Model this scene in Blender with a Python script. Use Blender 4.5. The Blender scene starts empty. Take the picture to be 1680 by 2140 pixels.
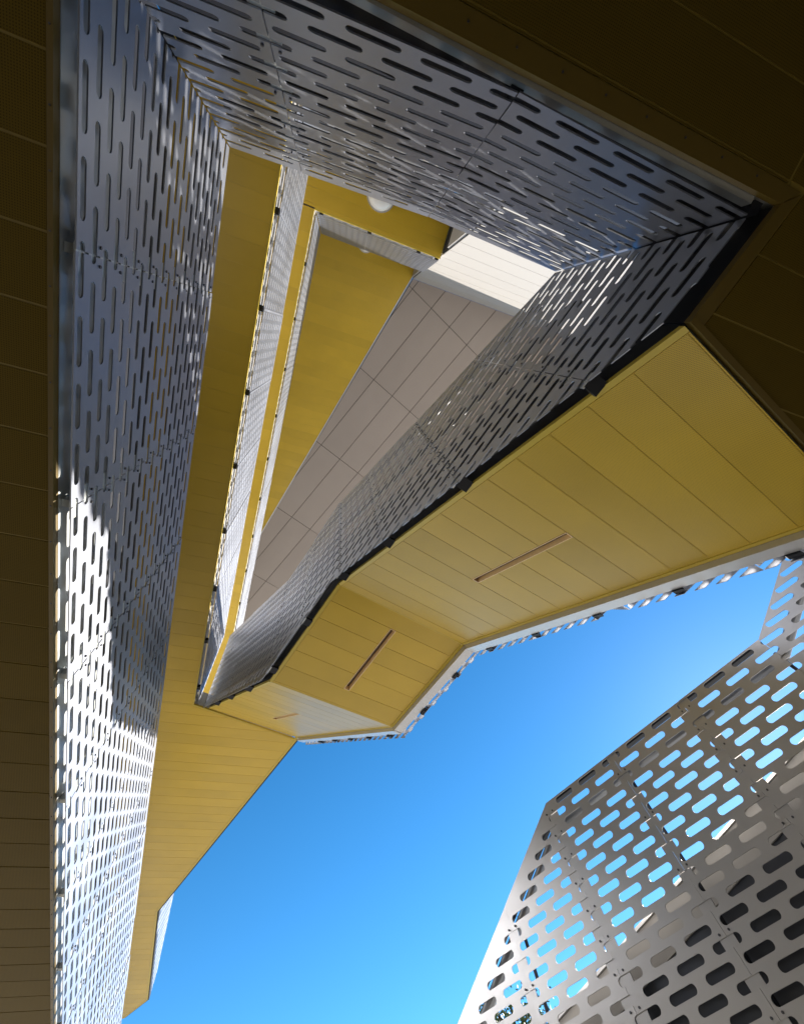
import bpy, bmesh, math, random
from mathutils import Matrix, Vector
from mathutils.geometry import delaunay_2d_cdt

random.seed(7)
C = bpy.context.scene.collection
S = 2.0 / 3.0          # design units -> metres (the design unit is the soffit height / 3)
Z0 = 1.1               # tripod height in metres


def P(x, y, z):
    """design units measured from the tripod head -> world metres"""
    return Vector((x * S, y * S, z * S + Z0))


# ------------------------------------------------------------------ camera
cam = bpy.data.cameras.new("camera")
cam_o = bpy.data.objects.new("camera", cam)
C.objects.link(cam_o)
cam.sensor_fit = 'HORIZONTAL'
cam.sensor_width = 36.0
cam.lens = 858.0 / 1680.0 * 36.0
cam.clip_start = 0.05
cam.clip_end = 6000
R = Matrix(((-0.94706233, 0.22033621, 0.23350566),
            (0.29243832, 0.89218526, 0.34421693),
            (-0.13248686, 0.39428089, -0.9093898)))
cam_o.matrix_world = Matrix.Translation((0, 0, Z0)) @ R.to_4x4()
bpy.context.scene.camera = cam_o

# ------------------------------------------------------------------ world + sun
SUN = Vector((-0.839, -0.397, 0.372)).normalized()
world = bpy.data.worlds.new("World")
bpy.context.scene.world = world
world.use_nodes = True
wn = world.node_tree
for n in list(wn.nodes):
    wn.nodes.remove(n)
sky = wn.nodes.new("ShaderNodeTexSky")
sky.sky_type = 'NISHITA'
sky.sun_disc = False
sky.sun_elevation = math.asin(SUN.z)
sky.sun_rotation = math.atan2(SUN.x, SUN.y)
sky.altitude = 3200
sky.air_density = 1.0
sky.dust_density = 0.7
sky.ozone_density = 3.5
bg = wn.nodes.new("ShaderNodeBackground")
bg.inputs[1].default_value = 0.104
wo = wn.nodes.new("ShaderNodeOutputWorld")
hs_ = wn.nodes.new("ShaderNodeHueSaturation")     # film-like saturation of the clear sky
hs_.inputs["Hue"].default_value = 0.491
hs_.inputs["Saturation"].default_value = 1.22
wn.links.new(sky.outputs[0], hs_.inputs["Color"])
wn.links.new(hs_.outputs[0], bg.inputs[0])
wn.links.new(bg.outputs[0], wo.inputs[0])

sl = bpy.data.lights.new("sun", 'SUN')
sl.energy = 5.0
sl.angle = math.radians(0.5)
sl.color = (1.0, 0.93, 0.83)
so = bpy.data.objects.new("sun", sl)
C.objects.link(so)
so.rotation_euler = SUN.to_track_quat('Z', 'Y').to_euler()
so.location = (-40, -19, 30)

vs = bpy.context.scene.view_settings
bpy.context.scene.display_settings.display_device = 'sRGB'
vs.view_transform = 'Standard'
vs.look = 'None'
vs.exposure = 1.4
vs.gamma = 1.0
vs.use_curve_mapping = False
cy = bpy.context.scene.cycles
cy.max_bounces = 10
cy.diffuse_bounces = 6
cy.glossy_bounces = 5


# ------------------------------------------------------------------ materials
def mat(name, col, rough=0.5, metal=0.0, noise=0.0, nscale=6.0, bump=0.0, bscale=40.0, dots=0.0, dpitch=0.0087,
        spec=0.5, stretch=None, rnoise=0.0, coat=0.0):
    m = bpy.data.materials.new(name)
    m.use_nodes = True
    nt = m.node_tree
    b = nt.nodes["Principled BSDF"]
    b.inputs["Roughness"].default_value = rough
    b.inputs["Metallic"].default_value = metal
    b.inputs["Specular IOR Level"].default_value = spec
    b.inputs["Coat Weight"].default_value = coat
    b.inputs["Coat Roughness"].default_value = 0.25
    b.inputs["Base Color"].default_value = (*col, 1)
    tc = nt.nodes.new("ShaderNodeTexCoord")
    vec = tc.outputs["Object"]
    if stretch:
        mp = nt.nodes.new("ShaderNodeMapping")
        mp.inputs["Scale"].default_value = stretch
        nt.links.new(vec, mp.inputs[0])
        nvec = mp.outputs[0]
    else:
        nvec = vec
    cur = None
    if noise:
        oi = nt.nodes.new("ShaderNodeObjectInfo")
        va = nt.nodes.new("ShaderNodeVectorMath")
        va.operation = 'MULTIPLY_ADD'
        va.inputs[1].default_value = (1, 1, 1)
        nt.links.new(nvec, va.inputs[0])
        cx = nt.nodes.new("ShaderNodeCombineXYZ")
        ml = nt.nodes.new("ShaderNodeMath")
        ml.operation = 'MULTIPLY'
        ml.inputs[1].default_value = 37.0
        nt.links.new(oi.outputs["Random"], ml.inputs[0])
        nt.links.new(ml.outputs[0], cx.inputs[0])
        nt.links.new(ml.outputs[0], cx.inputs[2])
        nt.links.new(cx.outputs[0], va.inputs[2])
        nz = nt.nodes.new("ShaderNodeTexNoise")
        nz.inputs["Scale"].default_value = nscale
        nz.inputs["Detail"].default_value = 3
        nz.inputs["Roughness"].default_value = 0.6
        nt.links.new(va.outputs[0], nz.inputs["Vector"])
        # small tone difference from piece to piece plus blotches
        ad = nt.nodes.new("ShaderNodeMath")
        ad.operation = 'MULTIPLY_ADD'
        ad.inputs[1].default_value = 0.35
        nt.links.new(oi.outputs["Random"], ad.inputs[0])
        nt.links.new(nz.outputs["Fac"], ad.inputs[2])
        mr = nt.nodes.new("ShaderNodeMapRange")
        mr.inputs["From Min"].default_value = 0.3
        mr.inputs["From Max"].default_value = 1.05
        mr.inputs["To Min"].default_value = 1.0 - noise
        mr.inputs["To Max"].default_value = 1.0 + noise
        nt.links.new(ad.outputs[0], mr.inputs["Value"])
        mx = nt.nodes.new("ShaderNodeMix")
        mx.data_type = 'RGBA'
        mx.blend_type = 'MULTIPLY'
        mx.inputs["Factor"].default_value = 1.0
        mx.inputs["A"].default_value = (*col, 1)
        nt.links.new(mr.outputs[0], mx.inputs["B"])
        cur = mx.outputs["Result"]
        if rnoise:
            rr = nt.nodes.new("ShaderNodeMapRange")
            rr.inputs["From Min"].default_value = 0.35
            rr.inputs["From Max"].default_value = 0.7
            rr.inputs["To Min"].default_value = rough - rnoise
            rr.inputs["To Max"].default_value = rough + rnoise
            nt.links.new(nz.outputs["Fac"], rr.inputs["Value"])
            nt.links.new(rr.outputs[0], b.inputs["Roughness"])
    if dots:
        # staggered micro-perforation, printed as small dark holes in the sheet
        sp = nt.nodes.new("ShaderNodeVectorMath")
        sp.operation = 'SCALE'
        sp.inputs["Scale"].default_value = 1.0 / dpitch
        nt.links.new(vec, sp.inputs[0])
        fr = nt.nodes.new("ShaderNodeVectorMath")
        fr.operation = 'FRACTION'
        nt.links.new(sp.outputs[0], fr.inputs[0])
        sb = nt.nodes.new("ShaderNodeVectorMath")
        sb.operation = 'SUBTRACT'
        sb.inputs[1].default_value = (0.5, 0.5, 0.0)
        nt.links.new(fr.outputs[0], sb.inputs[0])
        m2 = nt.nodes.new("ShaderNodeVectorMath")
        m2.operation = 'MULTIPLY'
        m2.inputs[1].default_value = (1, 1, 0)
        nt.links.new(sb.outputs[0], m2.inputs[0])
        ln = nt.nodes.new("ShaderNodeVectorMath")
        ln.operation = 'LENGTH'
        nt.links.new(m2.outputs[0], ln.inputs[0])
        lt = nt.nodes.new("ShaderNodeMath")
        lt.operation = 'LESS_THAN'
        lt.inputs[1].default_value = 0.27
        nt.links.new(ln.outputs["Value"], lt.inputs[0])
        sc = nt.nodes.new("ShaderNodeMath")
        sc.operation = 'MULTIPLY'
        sc.inputs[1].default_value = dots
        nt.links.new(lt.outputs[0], sc.inputs[0])
        mx2 = nt.nodes.new("ShaderNodeMix")
        mx2.data_type = 'RGBA'
        nt.links.new(sc.outputs[0], mx2.inputs["Factor"])
        if cur:
            nt.links.new(cur, mx2.inputs["A"])
        else:
            mx2.inputs["A"].default_value = (*col, 1)
        mx2.inputs["B"].default_value = (col[0] * .12, col[1] * .12, col[2] * .12, 1)
        cur = mx2.outputs["Result"]
    if cur:
        nt.links.new(cur, b.inputs["Base Color"])
    if bump:
        n2 = nt.nodes.new("ShaderNodeTexNoise")
        n2.inputs["Scale"].default_value = bscale
        n2.inputs["Detail"].default_value = 3
        nt.links.new(nvec, n2.inputs["Vector"])
        bp = nt.nodes.new("ShaderNodeBump")
        bp.inputs["Strength"].default_value = bump
        bp.inputs["Distance"].default_value = 0.01
        nt.links.new(n2.outputs["Fac"], bp.inputs["Height"])
        nt.links.new(bp.outputs[0], b.inputs["Normal"])
    return m


GOLD = (0.60, 0.393, 0.030)
M = dict(
    gold=mat("ochre_perforated_sheet", GOLD, 0.36, 0.0, 0.12, 1.1, 0.03, 2.5, dots=0.55),
    brown=mat("shaded_ochre_sheet", (0.115, 0.076, 0.011), 0.5, 0.0, 0.08, 1.5, 0.0, 2.5, dots=0.6, spec=0.06),  # the ochre sheet, darkened for its perforation and the shade it hangs in
    joint=mat("ochre_joint_strip", (0.24, 0.168, 0.027), 0.5, 0.0, 0.05, 3.0),
    shaded_ochre_trim=mat("shaded_ochre_trim", (0.125, 0.082, 0.014), 0.40, 0.0, 0.05, 3.0),  # ochre trim darkened along with the shaded level A sheets
    deck=mat("pale_deck", (0.62, 0.60, 0.55), 0.8, 0.0, 0.06, 1.0),
    absorber=mat("absorber_dark", (0.06, 0.058, 0.055), 0.8, 0.0, 0.12, 0.8),  # for the added dark ground sheet that cuts bounce light
    gold_far=mat("ochre_sheet", GOLD, 0.33, 0.0, 0.12, 1.1, 0.03, 2.5),
    gold_trim=mat("ochre_trim", (0.58, 0.42, 0.05), 0.35, 0.0, 0.04, 3.0),
    gold_back=mat("ochre_backing", (0.50, 0.35, 0.025), 0.6),
    alu=mat("anodised_aluminium", (0.315, 0.335, 0.385), 0.38, 0.84, 0.05, 1.1, rnoise=0.04),  # blue tint stands in for sky reflected in the screens
    alu_warm=mat("warm_lit_aluminium", (0.47, 0.455, 0.445), 0.42, 0.80, 0.05, 1.1, rnoise=0.05),  # paler, warmer copy of alu, coloured for the light on the big screen
    alu_pale=mat("pale_aluminium", (0.64, 0.63, 0.62), 0.42, 0.6, 0.05, 2.0, 0.03, 3.0),
    galv=mat("galvanised_steel", (0.55, 0.57, 0.56), 0.36, 0.75, 0.08, 3.0, rnoise=0.05),
    steel=mat("dark_steel", (0.014, 0.015, 0.019), 0.45, 0.2, 0.25, 5.0, spec=0.3),
    graphite=mat("graphite_steel", (0.10, 0.105, 0.118), 0.34, 0.7, 0.12, 3.0),
    tube=mat("handrail_steel", (0.35, 0.36, 0.38), 0.35, 0.8, 0.05, 5.0),
    cream=mat("cream_board", (0.40, 0.38, 0.355), 0.55, 0.0, 0.02, 1.0, 0.02, 6.0),
    taupe=mat("taupe_board", (0.36, 0.302, 0.258), 0.6, 0.0, 0.07, 0.5, 0.02, 6.0),
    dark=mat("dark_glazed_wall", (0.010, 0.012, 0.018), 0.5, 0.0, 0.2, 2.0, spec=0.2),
    seam=mat("shadow_gap", (0.02, 0.02, 0.02), 0.9),
    bolt=mat("bolt_head", (0.10, 0.10, 0.11), 0.4, 0.7),
    dome=mat("opal_acrylic", (0.82, 0.80, 0.76), 0.18, 0.0, spec=0.6),
    lamp=mat("recess_lining", (0.92, 0.68, 0.36), 0.5),
    lens=mat("recess_diffuser", (0.13, 0.085, 0.055), 0.5),
    ground=mat("pale_paving", (0.42, 0.40, 0.37), 0.85, 0.0, 0.10, 0.6, 0.1, 8.0),
    bark=mat("bark", (0.09, 0.065, 0.045), 0.9, 0.0, 0.3, 14.0, 0.4, 30.0),
    leaf=mat("leaf", (0.060, 0.115, 0.028), 0.5, 0.0, 0.35, 9.0),
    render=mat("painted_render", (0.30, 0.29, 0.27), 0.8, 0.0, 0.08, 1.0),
)

# ------------------------------------------------------------------ object helpers
WM = {}


def thing(name, label, cat, loc, group=None):
    o = bpy.data.objects.new(name, None)
    C.objects.link(o)
    o.empty_display_size = 0.2
    Mx = Matrix.Translation(P(*loc))
    o.matrix_world = Mx
    WM[o] = Mx
    o["label"] = label
    o["category"] = cat
    if group:
        o["group"] = group
    return o


def link(name, me, parent=None, Mx=None, kind=None, label=None):
    o = bpy.data.objects.new(name, me)
    C.objects.link(o)
    Mx = Mx or Matrix()
    WM[o] = Mx
    if parent is not None:
        o.parent = parent
        o.matrix_parent_inverse = Matrix()
        o.matrix_basis = WM[parent].inverted() @ Mx
    else:
        o.matrix_world = Mx
    if kind:
        o["kind"] = kind
    if label:
        o["label"] = label
    return o


def from_bm(name, bm, m, parent=None, kind=None, label=None, centre=True, smooth=False):
    me = bpy.data.meshes.new(name)
    Mx = Matrix()
    if centre and len(bm.verts):
        c = Vector((0, 0, 0))
        for v in bm.verts:
            c += v.co
        c /= len(bm.verts)
        for v in bm.verts:
            v.co -= c
        Mx = Matrix.Translation(c)
    bmesh.ops.recalc_face_normals(bm, faces=bm.faces)
    if smooth:
        for f in bm.faces:
            f.smooth = True
    bm.to_mesh(me)
    bm.free()
    me.materials.append(M[m])
    return link(name, me, parent, Mx, kind, label)


def add_prism(bm, plan, zlo, zhi):
    """plan = [(x, y)], zlo / zhi = number or function(x, y), design units"""
    lo = zlo if callable(zlo) else (lambda x, y: zlo)
    hi = zhi if callable(zhi) else (lambda x, y: zhi)
    a = [bm.verts.new(P(x, y, lo(x, y))) for x, y in plan]
    b = [bm.verts.new(P(x, y, hi(x, y))) for x, y in plan]
    n = len(plan)
    bm.faces.new(a)
    bm.faces.new(list(reversed(b)))
    for i in range(n):
        j = (i + 1) % n
        bm.faces.new((a[i], b[i], b[j], a[j]))


def prism(name, plan, zlo, zhi, m, parent=None, kind=None, label=None):
    bm = bmesh.new()
    add_prism(bm, plan, zlo, zhi)
    return from_bm(name, bm, m, parent, kind, label)


def rect(x0, y0, x1, y1):
    return [(x0, y0), (x1, y0), (x1, y1), (x0, y1)]


def bar(a, b, off0, off1):
    """plan rectangle along a->b between two offsets to the left of the direction"""
    ax, ay = a
    bx, by = b
    d = math.hypot(bx - ax, by - ay)
    tx, ty = (bx - ax) / d, (by - ay) / d
    nx, ny = -ty, tx
    return [(ax + nx * off0, ay + ny * off0), (bx + nx * off0, by + ny * off0),
            (bx + nx * off1, by + ny * off1), (ax + nx * off1, ay + ny * off1)]


def add_tube(bm, a, b, r, n=10):
    a, b = P(*a), P(*b)
    d = (b - a)
    q = d.to_track_quat('Z', 'Y').to_matrix().to_4x4()
    mx = Matrix.Translation((a + b) / 2) @ q
    bmesh.ops.create_cone(bm, cap_ends=True, segments=n, radius1=r * S, radius2=r * S, depth=d.length, matrix=mx)


def clip(poly, nx, ny, d):
    """keep the part of poly with nx*x + ny*y <= d"""
    out = []
    n = len(poly)
    for i in range(n):
        p, q = poly[i], poly[(i + 1) % n]
        a = nx * p[0] + ny * p[1] - d
        b = nx * q[0] + ny * q[1] - d
        if a <= 0:
            out.append(p)
        if (a < 0 < b) or (b < 0 < a):
            t = a / (a - b)
            out.append((p[0] + t * (q[0] - p[0]), p[1] + t * (q[1] - p[1])))
    return out


def area(poly):
    return abs(sum(poly[i][0] * poly[(i + 1) % len(poly)][1] - poly[(i + 1) % len(poly)][0] * poly[i][1]
                   for i in range(len(poly)))) / 2


def panelize(polys, sdir, s0, step, zf, m, parent, gap=0.009, thick=0.016, name="soffit_panel", jitter=0.0):
    """cut convex plan polygons into boards that run across sdir"""
    sx, sy = sdir
    for poly in polys:
        ss = [sx * x + sy * y for x, y in poly]
        i0 = math.floor((min(ss) - s0) / step)
        i1 = math.ceil((max(ss) - s0) / step)
        for i in range(i0, i1):
            a, b = s0 + i * step + gap / 2, s0 + (i + 1) * step - gap / 2
            q = clip(clip(poly, -sx, -sy, -a), sx, sy, b)
            if len(q) < 3 or area(q) < 0.004:
                continue
            dz = random.uniform(-jitter, jitter)
            lo = (lambda x, y, dz=dz: zf(x, y) + dz)
            hi = (lambda x, y, dz=dz: zf(x, y) + dz + thick)
            prism(name, q, lo, hi, m, parent)


# ------------------------------------------------------------------ perforated sheet
class Lattice:
    """staggered rows of round-ended slots on a sheet, (u along, h up)"""
    def __init__(s, u0, h0, pitch=0.4212, row=0.1345, length=0.318, height=0.058, hmin=-1e9, hmax=1e9, k=5):
        s.u0, s.h0, s.p, s.r, s.L, s.H, s.k = u0, h0, pitch, row, length, height, k
        s.hmin, s.hmax = hmin, hmax
        s.top = None
        s.edge = 0.5
        s.bot = None

    def ok(s, uc, hc):
        if hc < s.hmin or hc > s.hmax:
            return False
        if s.top and hc + s.H * .5 > s.top(uc) - 0.012:
            return False
        e = s.L * s.edge
        if s.top and (hc + s.H * .5 > s.top(uc - e) - 0.012 or hc + s.H * .5 > s.top(uc + e) - 0.012):
            return False
        if s.bot and hc < s.bot(uc):
            return False
        return True

    def slots(s, ua, ub, ha, hb):
        for i in range(math.floor((ha - s.h0) / s.r), math.ceil((hb - s.h0) / s.r) + 1):
            hc = s.h0 + i * s.r
            sh = s.u0 + (0.5 * s.p if i % 2 else 0.0)
            for j in range(math.floor((ua - s.L - sh) / s.p), math.ceil((ub + s.L - sh) / s.p) + 1):
                uc = sh + j * s.p
                if uc + s.L / 2 < ua or uc - s.L / 2 > ub or not s.ok(uc, hc):
                    continue
                yield uc, hc

    def hole(s, u, h):
        i = round((h - s.h0) / s.r)
        hc = s.h0 + i * s.r
        sh = s.u0 + (0.5 * s.p if i % 2 else 0.0)
        uc = sh + round((u - sh) / s.p) * s.p
        if not s.ok(uc, hc):
            return False
        d = s.L / 2 - s.H / 2
        du = max(abs(u - uc) - d, 0.0)
        return du * du + (h - hc) ** 2 < (s.H / 2) ** 2

    def outline(s, uc, hc):
        d, r = s.L / 2 - s.H / 2, s.H / 2
        pts = []
        for e in (1, -1):
            for q in range(s.k + 1):
                a = -math.pi / 2 + math.pi * q / s.k
                pts.append((uc + e * (d + r * math.cos(a)), hc + e * r * math.sin(a)))
        return pts


def inside(poly, x, y):
    c = False
    n = len(poly)
    j = n - 1
    for i in range(n):
        xi, yi = poly[i]
        xj, yj = poly[j]
        if (yi > y) != (yj > y) and x < (xj - xi) * (y - yi) / (yj - yi) + xi:
            c = not c
        j = i
    return c


SHEETS = {}


def sheet_mesh(poly, lat, thick, m, bulge=0.0):
    """mesh in its own (u, h) frame: x = u, y = thickness, z = h, origin at poly[0]"""
    ou, oh = poly[0]
    key = (lat.edge, tuple((round(u - ou, 3), round(h - oh, 3)) for u, h in poly),
           round((ou - lat.u0) % lat.p, 3), round((oh - lat.h0) % (2 * lat.r), 3), id(lat.top), lat.L, lat.H, m,
           round(lat.hmin - oh, 3), round(lat.hmax - oh, 3), lat.k)
    if key in SHEETS:
        return SHEETS[key]
    us = [u for u, h in poly]
    hs = [h for u, h in poly]
    vs_, es = [], []

    def loop(pts):
        b = len(vs_)
        vs_.extend(Vector((u - ou, h - oh)) for u, h in pts)
        es.extend((b + i, b + (i + 1) % len(pts)) for i in range(len(pts)))
    loop(poly)
    for uc, hc in lat.slots(min(us), max(us), min(hs), max(hs)):
        o = lat.outline(uc, hc)
        if any(inside(poly, u, h) for u, h in o):
            loop(o)
    r = delaunay_2d_cdt(vs_, es, [], 0, 1e-6)
    V, F = r[0], r[2]
    bm = bmesh.new()
    bv = [bm.verts.new((v.x * S, 0.0, v.y * S)) for v in V]
    keep = []
    for f in F:
        u = sum(V[i].x for i in f) / len(f) + ou
        h = sum(V[i].y for i in f) / len(f) + oh
        if inside(poly, u, h) and not lat.hole(u, h):
            try:
                keep.append(bm.faces.new([bv[i] for i in f]))
            except ValueError:
                pass
    ex = bmesh.ops.extrude_face_region(bm, geom=keep)
    for g in ex["geom"]:
        if isinstance(g, bmesh.types.BMVert):
            g.co.y += thick * S
    loose = [v for v in bm.verts if not v.link_faces]
    bmesh.ops.delete(bm, geom=loose, context='VERTS')
    bmesh.ops.recalc_face_normals(bm, faces=bm.faces)
    me = bpy.data.meshes.new("perforated_sheet")
    bm.to_mesh(me)
    bm.free()
    me.materials.append(M[m])
    SHEETS[key] = me
    return me


def frame(A, t):
    """matrix that takes the sheet frame to the wall that stands on A + u*t"""
    n = (-t[1], t[0])
    def mx(u, h, off=0.0):
        o = P(A[0] + t[0] * u + n[0] * off, A[1] + t[1] * u + n[1] * off, h)
        return Matrix(((t[0], n[0], 0, o.x), (t[1], n[1], 0, o.y), (0, 0, 1, o.z), (0, 0, 0, 1)))
    return mx


def screen(root, A, t, seams, bot, top, brk, lat, thick=0.009, m="alu", gap=0.010, clips=True, clip_parts=False, off_sign=1, name="screen_panel"):
    """row of perforated panels; bot/top = functions of u; brk = u where they bend"""
    mx = frame(A, t)
    for a, b in zip(seams[:-1], seams[1:]):
        ua, ub = a + gap / 2, b - gap / 2
        mids = [u for u in brk if ua + .01 < u < ub - .01]
        poly = [(ua, bot(ua))] + [(u, bot(u)) for u in mids] + [(ub, bot(ub))] + [(ub, top(ub))] \
            + [(u, top(u)) for u in reversed(mids)] + [(ua, top(ua))]
        me = sheet_mesh(poly, lat, thick, m)
        # every sheet hangs a hair out of true
        tilt = Matrix.Rotation(math.radians(random.uniform(-.22, .22)), 4, 'Z') @ Matrix.Rotation(math.radians(random.uniform(-.18, .18)), 4, 'X')
        link(name, me, root, mx(poly[0][0], poly[0][1]) @ tilt)
    if not clips:
        return
    bmc, bmb = bmesh.new(), bmesh.new()
    n = (-t[1], t[0])
    for s in seams[1:-1]:
        k = 0
        for uc, hc in lat.slots(s - .001, s + .001, bot(s), top(s)):
            if abs(uc - s) > lat.L / 2 or hc > top(s) - .05 or hc < bot(s) + .03:
                continue
            k += 1
            du = (s - uc) * 0.35
            w = 0.075
            o0, o1 = (thick + .004), (thick + .018)
            if off_sign < 0:
                o0, o1 = -.018, -.004
            pl = bar((A[0] + t[0] * (s - w - du), A[1] + t[1] * (s - w - du)),
                     (A[0] + t[0] * (s + w - du), A[1] + t[1] * (s + w - du)), o0, o1)
            if clip_parts:
                prism("seam_clip", pl, hc - lat.H * .56, hc + lat.H * .56, m, root)
            else:
                add_prism(bmc, pl, hc - lat.H * .56, hc + lat.H * .56)
            if k % 2 == 0:
                for e in (-1, 1):
                    ub_, hb_ = s + e * .055, hc + lat.r * .5
                    face = -0.004 if off_sign > 0 else thick + .004
                    x0, y0 = A[0] + t[0] * ub_, A[1] + t[1] * ub_
                    add_tube(bmb, (x0 + n[0] * (face - .006), y0 + n[1] * (face - .006), hb_),
                             (x0 + n[0] * (face + .008), y0 + n[1] * (face + .008), hb_), .0105, 8)
    if len(bmc.verts):
        from_bm("seam_clips", bmc, "galv", root, "stuff")
    else:
        bmc.free()
    if len(bmb.verts):
        from_bm("bolts", bmb, "bolt", root, "stuff")
    else:
        bmb.free()


def const(v):
    return lambda u: v


# ------------------------------------------------------------------ the place: levels (design units above the tripod head)
HA, HB, HC, HD, HR = 3.0, 9.28, 15.56, 21.84, 22.0
GROUND = -Z0 / S
XV, YV = 1.674, 1.607            # edges of the void on level A
CORNER = (-2.607, 1.650)
T = (0.3007, -0.9537)            # direction in which the stair climbs
NO = (-0.9537, -0.3007)          # across the stair, to its outer side
D0 = (-2.384, 0.820)             # where the stair leaves the level A soffit


def st(u, w):
    return (D0[0] + T[0] * u + NO[0] * w, D0[1] + T[1] * u + NO[1] * w)


# ground
bm = bmesh.new()
add_prism(bm, rect(-3000, -3000, 3000, 3000), GROUND - .5, GROUND)
from_bm("ground", bm, "ground", kind="structure")
prism("bounce_absorber", [(6.1, 4.9), (-11.5, 4.9), (-11.5, .6), (-4.5, .6), (-2.4, .3), (2.4, .3), (2.4, -4.0), (6.1, -4.0)], GROUND + .006, GROUND + .03, "absorber", kind="structure")  # unseen dark sheet, added to cut light bouncing onto the level A soffit

# ------------------------------------------------------------------ level A soffit
la = thing("walkway_soffit", "shade-darkened ochre perforated soffit along the far left edge and the top corner, lowest of all",
           "soffit", (3.5, 0, HA))
trim = 0.035
left = [(XV + trim, 1.70), (6.2, 1.70), (6.2, -26.0), (XV + trim, -26.0)]
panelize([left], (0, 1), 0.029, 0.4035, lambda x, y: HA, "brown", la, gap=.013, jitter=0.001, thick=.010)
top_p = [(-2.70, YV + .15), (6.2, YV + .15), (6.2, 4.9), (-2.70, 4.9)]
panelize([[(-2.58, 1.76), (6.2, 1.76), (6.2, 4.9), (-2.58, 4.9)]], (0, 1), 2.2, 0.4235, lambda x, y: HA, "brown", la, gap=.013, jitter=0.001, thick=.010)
# right of the void, cut back along the foot of the stair
rim_o = 0.13
cr = (CORNER[0] - .10, CORNER[1] + .02)
d0 = (D0[0] - .125, D0[1] - .02)
far = (D0[0] + NO[0] * 8 - .0, D0[1] + NO[1] * 8)
right_poly = [(-2.60, 4.9), (-11.5, 4.9), (-11.5, far[1] + .02), (far[0], far[1] + .03), (d0[0], d0[1] + .03), (cr[0], cr[1]), (-2.60, 1.78)]
right_c1 = [(-2.60, 4.9), (-11.5, 4.9), (-11.5, 1.78), (-2.72, 1.78), (-2.60, 1.78)]
right_c2 = [(-2.745, 1.76), (-11.5, 1.76), (-11.5, -1.7), (far[0], far[1]), d0]
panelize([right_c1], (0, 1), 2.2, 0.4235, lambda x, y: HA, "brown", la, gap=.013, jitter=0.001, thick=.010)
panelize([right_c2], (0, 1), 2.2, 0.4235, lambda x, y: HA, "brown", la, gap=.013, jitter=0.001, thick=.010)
prism("soffit_backing", rect(XV + .01, -26, 6.2, 4.9), HA + .006, HA + .06, "joint", la)
prism("soffit_backing", rect(-2.6, YV + .09, XV + .005, 4.9), HA + .006, HA + .06, "joint", la)
prism("soffit_backing", [(-2.605, 4.9), (-11.5, 4.9), (-11.5, far[1] - .3), far, (D0[0] - .08, D0[1] - .02), (CORNER[0] - .06, CORNER[1] + .04), (-2.605, 1.72)],
      HA + .006, HA + .06, "joint", la)
# edge trims round the void
prism("edge_trim", rect(XV, -26, XV + .031, YV), HA - .004, HA + .05, "shaded_ochre_trim", la)
prism("edge_trim", [(XV + .1, YV), (XV + .1, YV + .145), (CORNER[0] - .1, CORNER[1] + .10), (CORNER[0], CORNER[1])], HA - .004, HA + .05, "shaded_ochre_trim", la)
prism("edge_trim", [(CORNER[0], CORNER[1]), (CORNER[0] - .115, CORNER[1] + .09), (D0[0] - .115, D0[1] - .03), (D0[0], D0[1])], HA - .004, HA + .05, "shaded_ochre_trim", la)
prism("edge_trim", bar(D0, far, -.05, -.002), HA - .012, HA + .06, "shaded_ochre_trim", la)
# screw heads along the trims
bm = bmesh.new()
for i in range(96):
    y = 1.5 - i * .29 + random.uniform(-.02, .02)
    add_tube(bm, (XV + .0155, y, HA - .008), (XV + .0155, y, HA - .003), .0055, 8)
for i in range(14):
    x = 1.5 - i * .295
    add_tube(bm, (x, YV + .075 + (1.5 - x) * .0085, HA - .008), (x, YV + .075 + (1.5 - x) * .0085, HA - .003), .0065, 8)
from_bm("screw_heads", bm, "bolt", la, "stuff")
# slab above
slab_bm = bmesh.new()
add_prism(slab_bm, rect(XV + .09, -26, 6.2, 4.9), HA + .07, HA + .55)
add_prism(slab_bm, rect(-11.5, YV + .09, XV + .085, 4.9), HA + .07, HA + .55)
add_prism(slab_bm, [(CORNER[0] - .1, YV + .085), (-11.5, YV + .085), (-11.5, far[1]), far, (D0[0] - .15, D0[1])], HA + .07, HA + .55)
from_bm("floor_slab", slab_bm, "deck", la)
# upstands (galvanised) that carry the screens
prism("upstand", rect(XV, -26, XV + .06, YV), HA + .055, HA + .72, "galv", la)
prism("fascia", rect(-2.44, YV, XV, YV + .06), HA + .055, HA + .13, "galv", la)
prism("upstand", rect(-2.44, YV, XV, YV + .06), HA + .132, HA + .60, "steel", la)
prism("upstand", bar(CORNER, (D0[0], D0[1]), -.06, 0), HA + .055, HA + 1.36, "steel", la)
prism("corner_post", rect(-2.52, 1.565, -2.45, 1.635), HA + .05, 5.72, "steel", la)

# ------------------------------------------------------------------ level A screens
PW = 1.6848
lat1 = Lattice(0.7271, 3.092, PW / 4, hmax=5.72)
w1 = thing("perforated_screen", "tall perforated metal screen down the left, shaded above and blazing white in sun below",
           "screen", (1.58, -8, HA), "slotted metal screens of the lowest void")
# u runs towards -y, outward (to +x) is the left of the direction (0,-1)
latw1 = Lattice(-0.7271, 3.092, PW / 4, hmax=5.72)
seams = [-1.436] + [0.015 + PW * i for i in range(16)]
screen(w1, (1.58, 0), (0, -1), seams, const(3.033), const(5.79), [], latw1)
for i in range(16):
    y = -(0.015 + PW * i)
    prism("bracket", rect(1.592, y - .03, 1.672, y + .03), 3.09, 3.15, "galv", w1)
prism("rail", rect(1.64, -25, 1.70, 1.4), 5.06, 5.30, "steel", w1)
prism("rail", rect(1.64, -25, 1.70, 1.4), 5.48, 5.74, "steel", w1)

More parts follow.
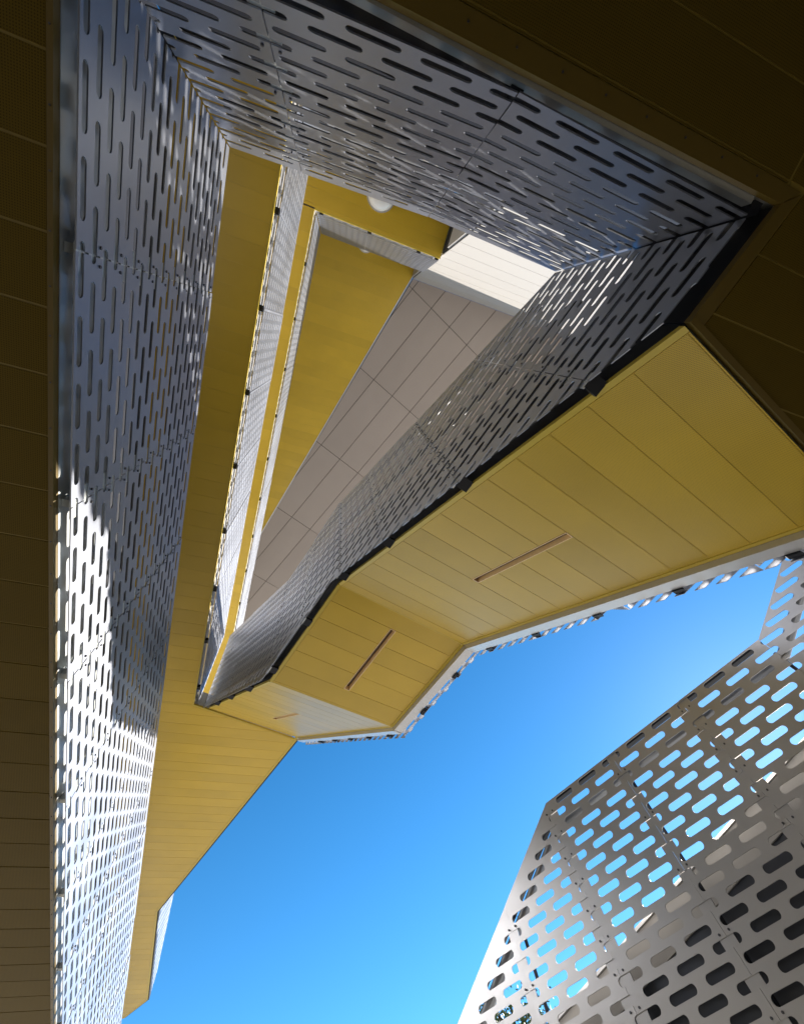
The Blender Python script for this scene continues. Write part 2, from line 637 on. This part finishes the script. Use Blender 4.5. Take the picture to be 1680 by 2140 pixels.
w2 = thing("perforated_screen", "dark long-slotted perforated screen slanting across the top, below the black soffit",
           "screen", (-0.4, 1.54, HA), "slotted metal screens of the lowest void")
a1, b1 = (1.58, 1.435), (-0.66, 1.545)
d1 = math.hypot(b1[0] - a1[0], b1[1] - a1[1])
t1 = ((b1[0] - a1[0]) / d1, (b1[1] - a1[1]) / d1)
# direction runs to -x: its left is -y, so build it the other way round to have the back at +y
latw2 = Lattice(d1 - 1.388, 3.107, 0.4285, 0.1395, hmax=5.72)
screen(w2, b1, (-t1[0], -t1[1]), [0.0, d1 - 0.765, d1 + .002], const(3.033), const(5.79), [], latw2)
c1 = (-2.44, 1.532)
d2 = math.hypot(c1[0] - b1[0], c1[1] - b1[1])
t2 = ((b1[0] - c1[0]) / d2, (b1[1] - c1[1]) / d2)
latw2b = Lattice(d2 - .451, 3.107, 0.4285, 0.1395, hmax=5.72)
screen(w2, c1, t2, [0.0, d2], const(3.033), const(5.79), [], latw2b)
prism("rail", [(1.5, 1.56), (-2.4, 1.585), (-2.4, 1.65), (1.5, 1.63)], 5.10, 5.32, "steel", w2)
prism("rail", [(1.5, 1.56), (-2.4, 1.585), (-2.4, 1.65), (1.5, 1.63)], 4.25, 4.45, "steel", w2)
prism("bracket", rect(-.70, 1.565, -.62, 1.605), 3.10, 3.16, "steel", w2)
prism("bracket", rect(.78, 1.51, .86, 1.605), 3.10, 3.16, "steel", w2)

# ------------------------------------------------------------------ staircase from A to B
U1, U2, U3 = 4.95, 7.45, 12.15
WID = 2.85
SL = 0.636
ZL = HA + SL * U1            # 6.15


def zs(u):
    if u <= U1:
        return HA + SL * u
    if u <= U2:
        return ZL
    return ZL + (HB - ZL) * (u - U2) / (U3 - U2)


def su(x, y):
    return (x - D0[0]) * T[0] + (y - D0[1]) * T[1]


def zst(x, y):
    return zs(su(x, y))


stair = thing("staircase", "yellow panelled underside of a folded stair with three recessed linear lights",
              "staircase", (*st(6, 1.4), HA))
tr = 0.07
LW0, LW1 = 1.345, 1.475
SB = D0[0] * T[0] + D0[1] * T[1]


def quad(u0, u1, w0, w1):
    return [st(u0, w0), st(u1, w0), st(u1, w1), st(u0, w1)]


for (ua, ub, l0, l1, step, mt) in ((0.03, U1 - .01, 1.855, 3.305, 0.3625, "gold"), (U1 + .01, U2 - .01, 5.31, 6.98, 0.4175, "gold_far"),
                                   (U2 + .01, U3 - .02, 9.16, 10.58, 0.355, "gold_far")):
    panelize([quad(ua, l0, tr, WID - tr), quad(l0, l1, tr, LW0), quad(l0, l1, LW1, WID - tr), quad(l1, ub, tr, WID - tr)],
             T, SB + l0, step, zst, mt, stair, gap=0.0065, jitter=.001)
    for q in (quad(ua, l0, .02, WID - .02), quad(l0, l1, .02, LW0), quad(l0, l1, LW1, WID - .02), quad(l1, ub, .02, WID - .02)):
        prism("soffit_backing", q, lambda x, y: zst(x, y) + .010, lambda x, y: zst(x, y) + .06, "gold_trim", stair)
    for w0, w1_ in ((0.0, tr - .008), (WID - tr + .008, WID)):
        prism("edge_trim", quad(ua, ub, w0, w1_), lambda x, y: zst(x, y) - .004, lambda x, y: zst(x, y) + .05, "gold_trim", stair)
    # recessed linear light: lining of four boards and a lens at the back
    bmf = bmesh.new()
    g = .004
    for q in (quad(l0 + g, l1 - g, LW0 + g, LW0 + .014), quad(l0 + g, l1 - g, LW1 - .014, LW1 - g),
              quad(l0 + g, l0 + .014, LW0 + .015, LW1 - .015), quad(l1 - .014, l1 - g, LW0 + .015, LW1 - .015)):
        add_prism(bmf, q, lambda x, y: zst(x, y) - .006, lambda x, y: zst(x, y) + .125)
    fit = from_bm("light_fitting", bmf, "lamp", stair)
    prism("lens", quad(l0 + .016, l1 - .016, LW0 + .016, LW1 - .016), lambda x, y: zst(x, y) + .09, lambda x, y: zst(x, y) + .11, "lens", fit)
    # carriage: dark waist, dark inner stringer, pale outer stringer
    prism("waist", quad(ua - .02, ub + .02, .12, WID - .12), lambda x, y: zst(x, y) + .14, lambda x, y: zst(x, y) + .60, "deck", stair)
    prism("stringer", quad(ua - .019, ub + .019, .005, .10), lambda x, y: zst(x, y) + .062, lambda x, y, hi=(1.52 if ua < 1 else 2.25): zst(x, y) + hi, "steel", stair,
          label="dark inner stringer")
    prism("stringer", quad(ua - .03, ub + .03, WID + .004, WID + .20), lambda x, y: zst(x, y) - .10, lambda x, y: zst(x, y) + .62, "alu_pale",
          stair, label="pale metal outer stringer")
for u in (U1, U2):
    prism("fold_trim", quad(u - .009, u + .009, .02, WID - .02), lambda x, y: zst(x, y) - .003, lambda x, y: zst(x, y) + .033, "gold_trim", stair)

# inner screen of the stair: starts at the corner of W2
K0 = .70                     # corner -> foot of the stair, along T


def w3bot(u):
    return 3.033 if u < K0 + .05 else zs(u - K0) - .045


def w3top(u):
    if u < 5.35:
        return 5.79 + (9.15 - 5.79) * u / 5.35
    if u < 7.85:
        return 9.15
    return 9.15 + (12.07 - 9.15) * (u - 7.85) / (12.45 - 7.85)


W3E = 12.78
lat3 = Lattice(0.208, 3.274, 0.436, 0.1365, 0.318, 0.060)
lat3.top = w3top
w3 = thing("perforated_screen", "perforated screen climbing along the inner edge of the yellow stair down to a dark point",
           "screen", (*st(6, -.16), 6), "slotted metal screens of the lowest void")
A3 = (-2.44, 1.52)
sm3 = [0.002, 1.33, 2.76, 4.16, 5.35, 6.6, 7.85, 9.1, 10.4, 11.6, W3E]
# T points to -y, its left is +x (towards the void): run it backwards so the back faces the stair
A3e = (A3[0] + T[0] * W3E, A3[1] + T[1] * W3E)
lat3r = Lattice(W3E - 0.208, 3.274, 0.436, 0.1365, 0.318, 0.060)
lat3r.top = lambda u: w3top(W3E - u)
screen(w3, A3e, (-T[0], -T[1]), [W3E - s for s in reversed(sm3)], lambda u: w3bot(W3E - u), lambda u: w3top(W3E - u),
       [W3E - b for b in (K0 + .05, K0 + U1, K0 + U2, 5.35, 7.85, 12.45)], lat3r)
for u in sm3[1:-1]:
    z = w3bot(u)
    q = (A3[0] + T[0] * u, A3[1] + T[1] * u)
    prism("bracket", bar((q[0] - T[0] * .09, q[1] - T[1] * .09), (q[0] + T[0] * .05, q[1] + T[1] * .05), -.16, -.014), z + .01, z + .05, "steel", w3)
bmr = bmesh.new()
for a, b in ((0.4, 5.35), (5.35, 7.85), (7.85, 12.3)):
    for dz in (-.22, -1.25):
        za, zb = w3top(a) + dz, w3top(b) + dz
        add_tube(bmr, (A3[0] + T[0] * a + NO[0] * .09, A3[1] + T[1] * a + NO[1] * .09, za),
                 (A3[0] + T[0] * b + NO[0] * .09, A3[1] + T[1] * b + NO[1] * .09, zb), .055)
from_bm("rail", bmr, "steel", w3, smooth=True)

# pipe rail in the gap between screen and stair
bmr = bmesh.new()
for a, b in ((.9, K0 + U1), (K0 + U1, K0 + U2), (K0 + U2, 12.3)):
    za, zb = zs(a - K0) + .19, zs(b - K0) + .19
    add_tube(bmr, (A3[0] + T[0] * a + NO[0] * .075, A3[1] + T[1] * a + NO[1] * .075, za),
             (A3[0] + T[0] * b + NO[0] * .075, A3[1] + T[1] * b + NO[1] * .075, zb), .035)
from_bm("pipe", bmr, "tube", w3, smooth=True)

# outer screen of the stair
OW = WID + .29
lat4 = Lattice(0.06, 3.459, 0.4212, 0.1340, 0.318, 0.066, k=4)
w4 = thing("perforated_screen", "stair screen seen edge-on as small metal teeth between pale stringer and sky",
           "screen", (*st(6, OW), 6))
ob = lambda u: zs(u) - .150
ot = lambda u: zs(u + .7) + 2.75
lat4.top = ot
o4 = st(0, OW)
sm4 = [-.2, 0.9, 2.25, 3.6, U1, 6.2, U2, 8.7, 9.95, 11.2, U3 - .02]
lat4r = lat4
E4 = st(U3 - .02, OW)
L4 = U3 - .02
lat4r = Lattice(L4 - 0.06, 3.459, 0.4212, 0.1340, 0.318, 0.066, k=4)
lat4r.top = lambda u: ot(L4 - u)
screen(w4, E4, (-T[0], -T[1]), [L4 - s for s in reversed(sm4)], lambda u: ob(L4 - u), lambda u: ot(L4 - u),
       [L4 - b for b in (0.0, U1, U2, U1 - .7, U2 - .7, U3 - .7)], lat4r, clips=False)
for u in [0.62, 1.65, 2.65, 3.65, 4.6, 5.6, 6.7, 7.9, 8.7, 9.5, 10.3, 11.1]:
    prism("bracket", quad(u - .06, u + .06, WID + .205, OW - .012), lambda x, y: zst(x, y) - .13, lambda x, y: zst(x, y) + .05, "steel", w4)

# ------------------------------------------------------------------ level B
lb = thing("walkway_soffit", "yellow soffit beside the tall left screen, widening downwards to a dark edge on sky",
           "soffit", (2.5, -8, HB))
bedge = [(-1.45, -11.73), (1.78, -21.3), (1.62, -28.2), (2.48, -29.8)]
EB = st(U3, 0.0)
zb = const(0)
fb = lambda x, y: HB
panelize([[(XV + .04, 3.44), (3.61, 3.44), (3.61, -10.75), (XV + .04, -10.75)],
          [(-2.4, 3.44), (3.61, 3.44), (3.61, 5.05), (-2.4, 5.05)]], (0, 1), 0.218, 0.4035, fb, "gold_far", lb, gap=.006, jitter=.0008, thick=.012)
panelize([[(XV + .04, -10.75), (3.61, -10.75), (6, -12.5), (6, -31.5), (2.55, -29.78), (2.48, -29.75), (1.68, -28.25), (1.84, -21.32), (-1.36, -11.72)]],
         (0, 1), 0.218, 0.4035, fb, "gold_far", lb, gap=.006, jitter=.0008, thick=.012)
prism("soffit_backing", [(XV + .01, 3.42), (3.63, 3.42), (3.63, -10.7), (6, -12.4), (6, -31.6), (2.48, -29.8), (1.62, -28.2), (1.78, -21.3), (-1.45, -11.73), (XV + .01, -10.70)],
      HB + .005, HB + .06, "gold_trim", lb)
prism("soffit_backing", rect(-2.5, 3.41, XV, 5.06), HB + .005, HB + .06, "gold_trim", lb)
prism("edge_trim", rect(XV, -10.72, XV + .033, 3.44), HB - .004, HB + .05, "gold_trim", lb)
prism("edge_trim", rect(-2.5, 3.405, XV, 3.433), HB - .004, HB + .05, "gold_trim", lb)
for a, b in zip(bedge[:-1], bedge[1:]):
    prism("edge_trim", bar(a, b, -.004, .055), HB - .006, HB + .09, "gold_trim", lb)
    prism("edge_angle", bar(a, b, -.06, -.008), HB + .02, HB + .20, "steel", lb)
sb = bmesh.new()
add_prism(sb, rect(XV + .08, -10.7, 3.43, 3.42), HB + .07, HB + .55)
add_prism(sb, rect(-2.5, 3.49, 3.43, 5.06), HB + .07, HB + .549)
add_prism(sb, [(1.75, -10.71), (3.43, -10.71), (6, -12.4), (6, -31.6), (2.58, -29.8), (1.75, -28.2), (1.9, -21.3), (-1.3, -11.74)], HB + .07, HB + .55)
from_bm("floor_slab", sb, "deck", lb)
prism("upstand", rect(XV, -10.65, XV + .06, 3.42), HB + .055, HB + .50, "alu_pale", lb)
prism("upstand", rect(-2.5, 3.42, XV, 3.48), HB + .055, HB + .50, "alu_pale", lb)

latS = Lattice(-0.7271, HB + .09, PW / 4, hmax=HB + 2.78, k=3)
s1 = thing("perforated_screen", "outer and wider of the two long narrow white slotted bands on the yellow soffit edges",
           "screen", (1.58, -4, HB), "white slotted parapets higher up")
screen(s1, (1.58, 0), (0, -1), [-3.32] + [0.015 + PW * (i - 1) for i in range(8)] + [10.72], const(HB + .06), const(HB + 2.95), [], latS, clips=False, m="alu")
bmj = bmesh.new()
for i in range(-1, 7):
    y = -(.015 + PW * i)
    prism("bracket", rect(1.592, y - .05, 1.672, y + .06), HB + .06, HB + .15, "steel", s1)
    add_prism(bmj, rect(1.572, y - .02, 1.579, y + .02), HB + .08, HB + 2.9)
from_bm("joint_cover", bmj, "alu", s1, "stuff")
prism("rail", rect(1.592, -10.7, 1.62, 3.3), HB + .30, HB + .36, "galv", s1)
s1b = thing("perforated_screen", "white slotted parapet glimpsed only through the slots of the dark top screen",
            "screen", (0, 3.34, HB), "white slotted parapets higher up")
screen(s1b, (-2.45, 3.34), (1, 0), [0, .98, .98 + PW, 4.02], const(HB + .06), const(HB + 2.95), [], latS, clips=False, m="alu")

# parapet beyond the bright soffit, against the sky
latP = Lattice(0, HB + .1, PW / 4, 0.16, 0.33, 0.075, k=3)
pa = thing("perforated_screen", "small white wedge of ribbed parapet on the soffit edge at bottom left, against sky", "screen", (1.7, -24, HB))
pt = lambda u: HB + .25 + 3.3 * (1 - u / 8.4)
latP.top = pt
screen(pa, (1.72, -21.35), (-.0229, -.9997), [0, 1.6, 3.2, 4.8, 6.85], const(HB + .02), pt, [], latP, clips=False)

# ------------------------------------------------------------------ level C
lc = thing("walkway_soffit", "narrow yellow soffit strip between the two white bands, turning along the top around the dome",
           "soffit", (2.5, -4, HC))
fc = lambda x, y: HC
YC = 3.20
panelize([[(XV + .03, YC), (3.61, YC), (3.61, -19), (XV + .03, -19)], [(-2.50, YC + .04), (3.61, YC + .04), (3.61, 4.92), (-2.50, 4.92)]],
         (0, 1), 0.1, 0.4035, fc, "gold_far", lc, gap=.007, jitter=.0008, thick=.012)
prism("soffit_backing", rect(XV, -19, 3.63, YC), HC + .005, HC + .06, "gold_trim", lc)
prism("soffit_backing", rect(-2.53, YC + .01, XV - .01, 4.94), HC + .005, HC + .06, "gold_trim", lc)
prism("edge_trim", rect(XV - .02, -19, XV + .024, YC - .02), HC - .004, HC + .05, "gold_trim", lc)
prism("edge_trim", rect(-2.53, YC - .015, XV - .02, YC + .032), HC - .004, HC + .05, "gold_trim", lc)
sb = bmesh.new()
add_prism(sb, rect(XV + .06, -19, 3.43, YC), HC + .07, HC + .55)
add_prism(sb, rect(-2.53, YC + .061, 3.43, 4.94), HC + .07, HC + .549)
from_bm("floor_slab", sb, "deck", lc)
prism("upstand", rect(XV - .01, -19, XV + .05, YC), HC + .055, HC + .45, "alu_pale", lc)
prism("upstand", rect(-2.53, YC, XV - .012, YC + .06), HC + .055, HC + .45, "alu_pale", lc)
latC = Lattice(-0.7271, HC + .09, PW / 4, hmax=HC + 2.78, k=3)
s2 = thing("perforated_screen", "inner and thinner of the two long white slotted bands, beside the innermost yellow wedge",
           "screen", (1.58, -4, HC), "white slotted parapets higher up")
screen(s2, (1.585, 0), (0, -1), [-3.11] + [0.015 + PW * (i - 1) for i in range(13)], const(HC + .06), const(HC + 2.85), [], latC, clips=False, m="alu")
for i in range(-1, 11):
    y = -(.015 + PW * i)
    prism("bracket", rect(1.597, y - .05, 1.66, y + .06), HC + .06, HC + .15, "steel", s2)
s3 = thing("perforated_screen", "short grey slotted band below the white dome, ending at the white wall",
           "screen", (-.4, 3.12, HC), "white slotted parapets higher up")
latC2 = Lattice(0.3, HC + .09, PW / 4, hmax=HC + 2.78, k=3)
screen(s3, (-2.50, 3.12), (1, 0), [0, .72, .72 + PW, 4.073], const(HC + .06), const(HC + 2.85), [], latC2, clips=False, m="alu")
for x in (-2.42, -1.78, -.1, 1.45):
    prism("bracket", rect(x - .07, 3.135, x + .05, 3.19), HC + .06, HC + .18, "steel", s3)

# ------------------------------------------------------------------ level D and the roof soffit
ld = thing("walkway_soffit", "innermost yellow soffit wedge with a slanting edge against the brown tiled ceiling",
           "soffit", (0, -4, HD))
fd = lambda x, y: HD
dn = (0.9587, 0.2840)
dA, dB = (-2.60, 3.50), (5.25, -23.0)
panelize([[(dA[0] + .06, 3.46), (-2.50, 5.5), (3.61, 5.5), (3.61, -17.3)]], (0, 1), 0.1, 0.4035, fd, "gold_far", ld, gap=.007, jitter=.0008, thick=.012)
prism("soffit_backing", [(dA[0] + .02, 3.46), (-2.52, 5.5), (3.62, 5.5), (3.62, -17.4)], HD + .005, HD + .06, "gold_trim", ld)
prism("edge_trim", bar(dA, dB, 0.0, .05), HD - .02, HD + .12, "alu_pale", ld)
sb = bmesh.new()
add_prism(sb, [(dA[0] + .1, 3.46), (-2.52, 5.5), (3.62, 5.5), (3.62, -17.1)], HD + .07, HD + .6)
from_bm("roof_slab", sb, "steel", ld)

rf = thing("roof_soffit", "matt brown ceiling of large oblong boards with fine black joints, highest of all",
           "ceiling", (-5, -3, HR))
ang = math.radians(114.2)
rs, rt_ = (math.cos(ang), math.sin(ang)), (math.sin(ang), -math.cos(ang))
roof_poly = [(-2.61, 3.327), (-14.0, 3.327), (-12.8, .77), (-10.2, -.25), (-9.2, -2.0), (-.5, -23.0), (5.25, -23.0), (3.02, -15.45)]
# boards: split along both directions
base = (-3.455 * 22 / 28.1, 3.725 * 22 / 28.1)
for k in range(-7, 3):
    lo_, hi_ = k * 4.40, (k + 1) * 4.40
    b0 = base[0] * rs[0] + base[1] * rs[1]
    q = clip(clip(roof_poly, -rs[0], -rs[1], -(b0 + lo_ + .012)), rs[0], rs[1], b0 + hi_ - .012)
    if len(q) < 3:
        continue
    panelize([q], rt_, base[0] * rt_[0] + base[1] * rt_[1], 1.255, lambda x, y: HR, "taupe", rf, gap=.026, thick=.06, name="ceiling_board", jitter=.001)
prism("soffit_backing", roof_poly, HR + .07, HR + .12, "seam", rf)
prism("roof_slab", roof_poly, HR + .13, HR + .6, "render", rf)

# ------------------------------------------------------------------ white wall beyond
ww = thing("wall", "cream boarded wall in full sun beside the brown ceiling, crossed by a slanting shadow", "wall", (-6, 3.33, HB))
XW = -2.575
hs = [9.80]
while hs[-1] < 22.0:
    hs.append(hs[-1] + 1.22)
for a, b in zip(hs[:-1], hs[1:]):
    b = min(b, 21.99)
    prism("board", rect(-15, 3.33, XW - .02, 3.40), a + .012, b - .012, "cream", ww)
    if b < 15.5:
        prism("board", rect(XW + .012, 3.36, XW + .07, 5.2), a + .012, b - .012, "cream", ww)
prism("wall_core", rect(-15, 3.41, XW - .03, 3.70), 9.80, 21.98, "seam", ww)
prism("wall_core", rect(XW - .03, 3.36, XW + .01, 5.2), 9.80, 21.98, "seam", ww)
prism("board", rect(XW + .012, 3.36, XW + .07, 5.2), 15.62, 21.83, "cream", ww)

cw = thing("corridor_wall", "near-black corridor wall seen through the slots of the left and top screens", "wall", (3.45, -8, HA))
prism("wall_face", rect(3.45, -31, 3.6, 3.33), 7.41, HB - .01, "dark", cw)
prism("bounce_base", rect(3.45, -31, 3.6, 3.33), HA + .56, 7.40, "render", cw)  # hidden lower wall, made pale to bounce light up to level B
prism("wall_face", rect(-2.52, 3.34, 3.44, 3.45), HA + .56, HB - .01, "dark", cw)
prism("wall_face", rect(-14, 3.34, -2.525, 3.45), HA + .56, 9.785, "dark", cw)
prism("wall_face", rect(3.45, -31, 3.6, 5.05), HB + .56, HC - .01, "render", cw)
prism("wall_face", rect(3.45, -31, 3.6, 5.05), HC + .56, HD - .01, "render", cw)
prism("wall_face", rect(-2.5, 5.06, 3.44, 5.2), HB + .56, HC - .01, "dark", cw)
prism("wall_face", rect(-2.5, 4.95, 3.44, 5.05), HC + .56, HD - .01, "render", cw)

# unseen walls added to keep the far corner dark
gw = thing("shade_wall", "added unseen wall that keeps light off the lowest soffit", "wall", (0, 5, GROUND))
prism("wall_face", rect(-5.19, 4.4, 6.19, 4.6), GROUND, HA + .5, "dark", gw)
prism("wall_face", rect(6.2, -26, 6.4, 4.6), GROUND, HA + .5, "render", gw)
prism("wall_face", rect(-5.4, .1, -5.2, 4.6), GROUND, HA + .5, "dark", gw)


def dome(x, y, zc, r, label):
    t = thing("dome_lamp", label, "ceiling lamp", (x, y, zc), "white dome lamps on the upper soffits")
    bm = bmesh.new()
    n, k = 32, 8
    rings = []
    for i in range(k):
        a = i / k * math.pi / 2
        rr, dz = r * math.cos(a), r * .62 * math.sin(a)
        rings.append([bm.verts.new(P(x + rr * math.cos(q * 2 * math.pi / n), y + rr * math.sin(q * 2 * math.pi / n), zc - .05 - dz)) for q in range(n)])
    tip = bm.verts.new(P(x, y, zc - .05 - r * .62))
    for i in range(k - 1):
        for q in range(n):
            bm.faces.new((rings[i][q], rings[i][(q + 1) % n], rings[i + 1][(q + 1) % n], rings[i + 1][q]))
    for q in range(n):
        bm.faces.new((rings[-1][q], rings[-1][(q + 1) % n], tip))
    bm.faces.new(rings[0])
    from_bm("globe", bm, "dome", t, smooth=True)
    bm = bmesh.new()
    bmesh.ops.create_cone(bm, cap_ends=True, segments=32, radius1=(r + .03) * S, radius2=(r + .03) * S, depth=.046 * S,
                          matrix=Matrix.Translation(P(x, y, zc - .026)))
    from_bm("rim", bm, "alu_pale", t)


dome(-.20, 4.20, HC, .42, "bright white dome lamp half cut off by the edge of the dark top screen")
dome(-.12, 3.95, HD, .33, "dim dome lamp on the innermost soffit, behind the short slotted band")

# ------------------------------------------------------------------ lower stair with its big screen, lower right
FK = 0.85
FP = (-4.951 * FK, -6.015 * FK)
fa = math.radians(114.5)
FT = (math.cos(fa), math.sin(fa))             # runs to +y
FO = (-FT[1], FT[0])                          # outward, away from the viewer
FH = 4.0 * FK
U_T = 4.203 * FK


def ftop(u):
    if u < 0:
        return FH + .585 * u
    if u < U_T:
        return FH
    return FH + .615 * (u - U_T)


fbot = lambda u: ftop(u) - 2.75
latF = Lattice(3.858 * FK, 3.933 * FK, .4985 * FK, .1545 * FK, .356 * FK, .088 * FK, k=9)
latF.edge = 0.33
latF.top = lambda u: ftop(u) - .0
fs = thing("perforated_screen", "big close perforated screen filling the lower right corner, sky showing through its slots",
           "screen", (FP[0], FP[1], 1))
fs_seams = [-5.3, -4.1, -2.78 * FK, -1.345 * FK, 0.0, 1.405 * FK, 2.765 * FK, U_T]
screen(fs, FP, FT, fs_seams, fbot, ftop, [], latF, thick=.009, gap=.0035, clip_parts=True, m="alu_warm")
FQ = (FP[0] + FT[0] * U_T, FP[1] + FT[1] * U_T)
fa2 = math.radians(119.0)
FT2 = (math.cos(fa2), math.sin(fa2))
latF2 = Lattice((3.858 - 4.203) * FK, 3.933 * FK, .4985 * FK, .1545 * FK, .356 * FK, .088 * FK, k=9)
latF2.edge = 0.33
latF2.top = lambda u: ftop(u + U_T) + .0
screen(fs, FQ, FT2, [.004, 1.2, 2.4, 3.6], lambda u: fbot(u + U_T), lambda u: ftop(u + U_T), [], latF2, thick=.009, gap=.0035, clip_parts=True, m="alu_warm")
for k in range(4):
    hh = FH - .28 - .262 * k
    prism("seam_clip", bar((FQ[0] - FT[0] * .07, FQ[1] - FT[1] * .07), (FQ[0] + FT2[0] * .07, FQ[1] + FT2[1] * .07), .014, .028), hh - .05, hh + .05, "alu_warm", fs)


def fpt(u, w, h):
    if u <= U_T:
        return (FP[0] + FT[0] * u + FO[0] * w, FP[1] + FT[1] * u + FO[1] * w, h)
    v = u - U_T
    return (FQ[0] + FT2[0] * v + FO[0] * w, FQ[1] + FT2[1] * v + FO[1] * w, h)


fst = thing("lower_stair", "dark steel stair and rails just behind the big lower right screen", "staircase", (*fpt(1, 1.2, 0)[:2], .5))
knots = [-5.2, 0.0, U_T, U_T + 3.6]
bt = bmesh.new()
for a, b in zip(knots[:-1], knots[1:]):
    add_tube(bt, fpt(a, .10, ftop(a) - .262), fpt(b, .10, ftop(b) - .262), .060, 16)
from_bm("handrail", bt, "tube", fst, smooth=True)
bt = bmesh.new()
for a, b, o_ in ((knots[0], knots[1], .165), (knots[1], knots[2], .030)):
    pa_, pb_ = fpt(a, 0, 0), fpt(b, 0, 0)
    d = math.hypot(pb_[0] - pa_[0], pb_[1] - pa_[1])
    add_prism(bt, bar(pa_[:2], pb_[:2], .03, .11),
              lambda x, y, a=a, b=b, pa_=pa_, d=d, o_=o_: ftop(a) - o_ + (ftop(b) - ftop(a)) * math.hypot(x - pa_[0], y - pa_[1]) / d,
              lambda x, y, a=a, b=b, pa_=pa_, d=d, o_=o_: ftop(a) - o_ + .04 + (ftop(b) - ftop(a)) * math.hypot(x - pa_[0], y - pa_[1]) / d)
from_bm("top_rail", bt, "steel", fst)


def fquad(u0, u1, w0, w1):
    return [fpt(u0, w0, 0)[:2], fpt(u1, w0, 0)[:2], fpt(u1, w1, 0)[:2], fpt(u0, w1, 0)[:2]]


def fu(x, y):
    return (x - FP[0]) * FT[0] + (y - FP[1]) * FT[1]


# stringer wall behind the lower part of the sheet; its top rises gently to the right
stz = lambda x, y: 1.46 + .20 * (fu(x, y) + .5)
prism("stringer", fquad(-1.2, 7.0, .22, .30), .0, lambda x, y: stz(x, y) + .02, "graphite", fst)
prism("stringer", fquad(-5.2, -1.21, .22, .30), -3, lambda x, y: 1.30 + .62 * (fu(x, y) + 1.2), "graphite", fst)
prism("coping", fquad(-1.2, 7.0, .20, .34), lambda x, y: stz(x, y) + .022, lambda x, y: stz(x, y) + .33, "cream", fst)
prism("coping_cap", fquad(-1.2, 7.0, .17, .36), lambda x, y: stz(x, y) + .333, lambda x, y: stz(x, y) + .36, "alu_pale", fst)
prism("landing", fquad(-.5, 4.5, .31, 2.6), .55, .95, "graphite", fst)
for u in (-3.9, -2.35, -1.1, .0, 1.2, 2.35, U_T):
    q = fpt(u, .16, 0)
    bm = bmesh.new()
    add_tube(bm, (q[0], q[1], ftop(u) - 2.7), (q[0], q[1], ftop(u) - .14), .022, 8)
    from_bm("post", bm, "steel", fst)

# ------------------------------------------------------------------ tree glimpsed through the screen
tx, ty = -8.5, -15.3
tree = thing("tree", "leafy green tree glimpsed through slots at the bottom of the big screen", "tree", (tx, ty, GROUND))
bm = bmesh.new()
rings = []
for i in range(9):
    f = i / 8
    z = GROUND + f * (4.6 - GROUND)
    r = (.17 * (1 - f) + .03) * S
    c = P(tx + .12 * math.sin(f * 4), ty + .1 * math.sin(f * 3 + 1), z)
    rings.append([bm.verts.new(c + Vector((r * math.cos(a * math.pi / 4), r * math.sin(a * math.pi / 4), 0))) for a in range(8)])
for a, b in zip(rings[:-1], rings[1:]):
    for i in range(8):
        bm.faces.new((a[i], a[(i + 1) % 8], b[(i + 1) % 8], b[i]))
limbs = []
for k in range(11):
    a = k * 2.4
    z0 = 2.9 + k * .13
    e = (tx + .75 * math.cos(a) * random.uniform(.6, 1), ty + .75 * math.sin(a) * random.uniform(.6, 1), z0 + random.uniform(.2, .7))
    add_tube(bm, (tx + .05, ty + .05, z0), e, .032, 6)
    limbs.append(e)
from_bm("trunk", bm, "bark", tree)
bm = bmesh.new()
for k in range(2600):
    e = random.choice(limbs)
    g = [random.gauss(0, .27) for _ in range(3)]
    c = P(e[0] + g[0], e[1] + g[1], e[2] + g[2] * .8)
    ax = Vector((random.gauss(0, 1), random.gauss(0, 1), random.gauss(0, .6))).normalized()
    bx = ax.orthogonal().normalized()
    l, w = .06 * random.uniform(.7, 1.3) * S, .026 * S
    bm.faces.new([bm.verts.new(c - ax * l), bm.verts.new(c + bx * w), bm.verts.new(c + ax * l), bm.verts.new(c - bx * w)])
from_bm("crown", bm, "leaf", tree)
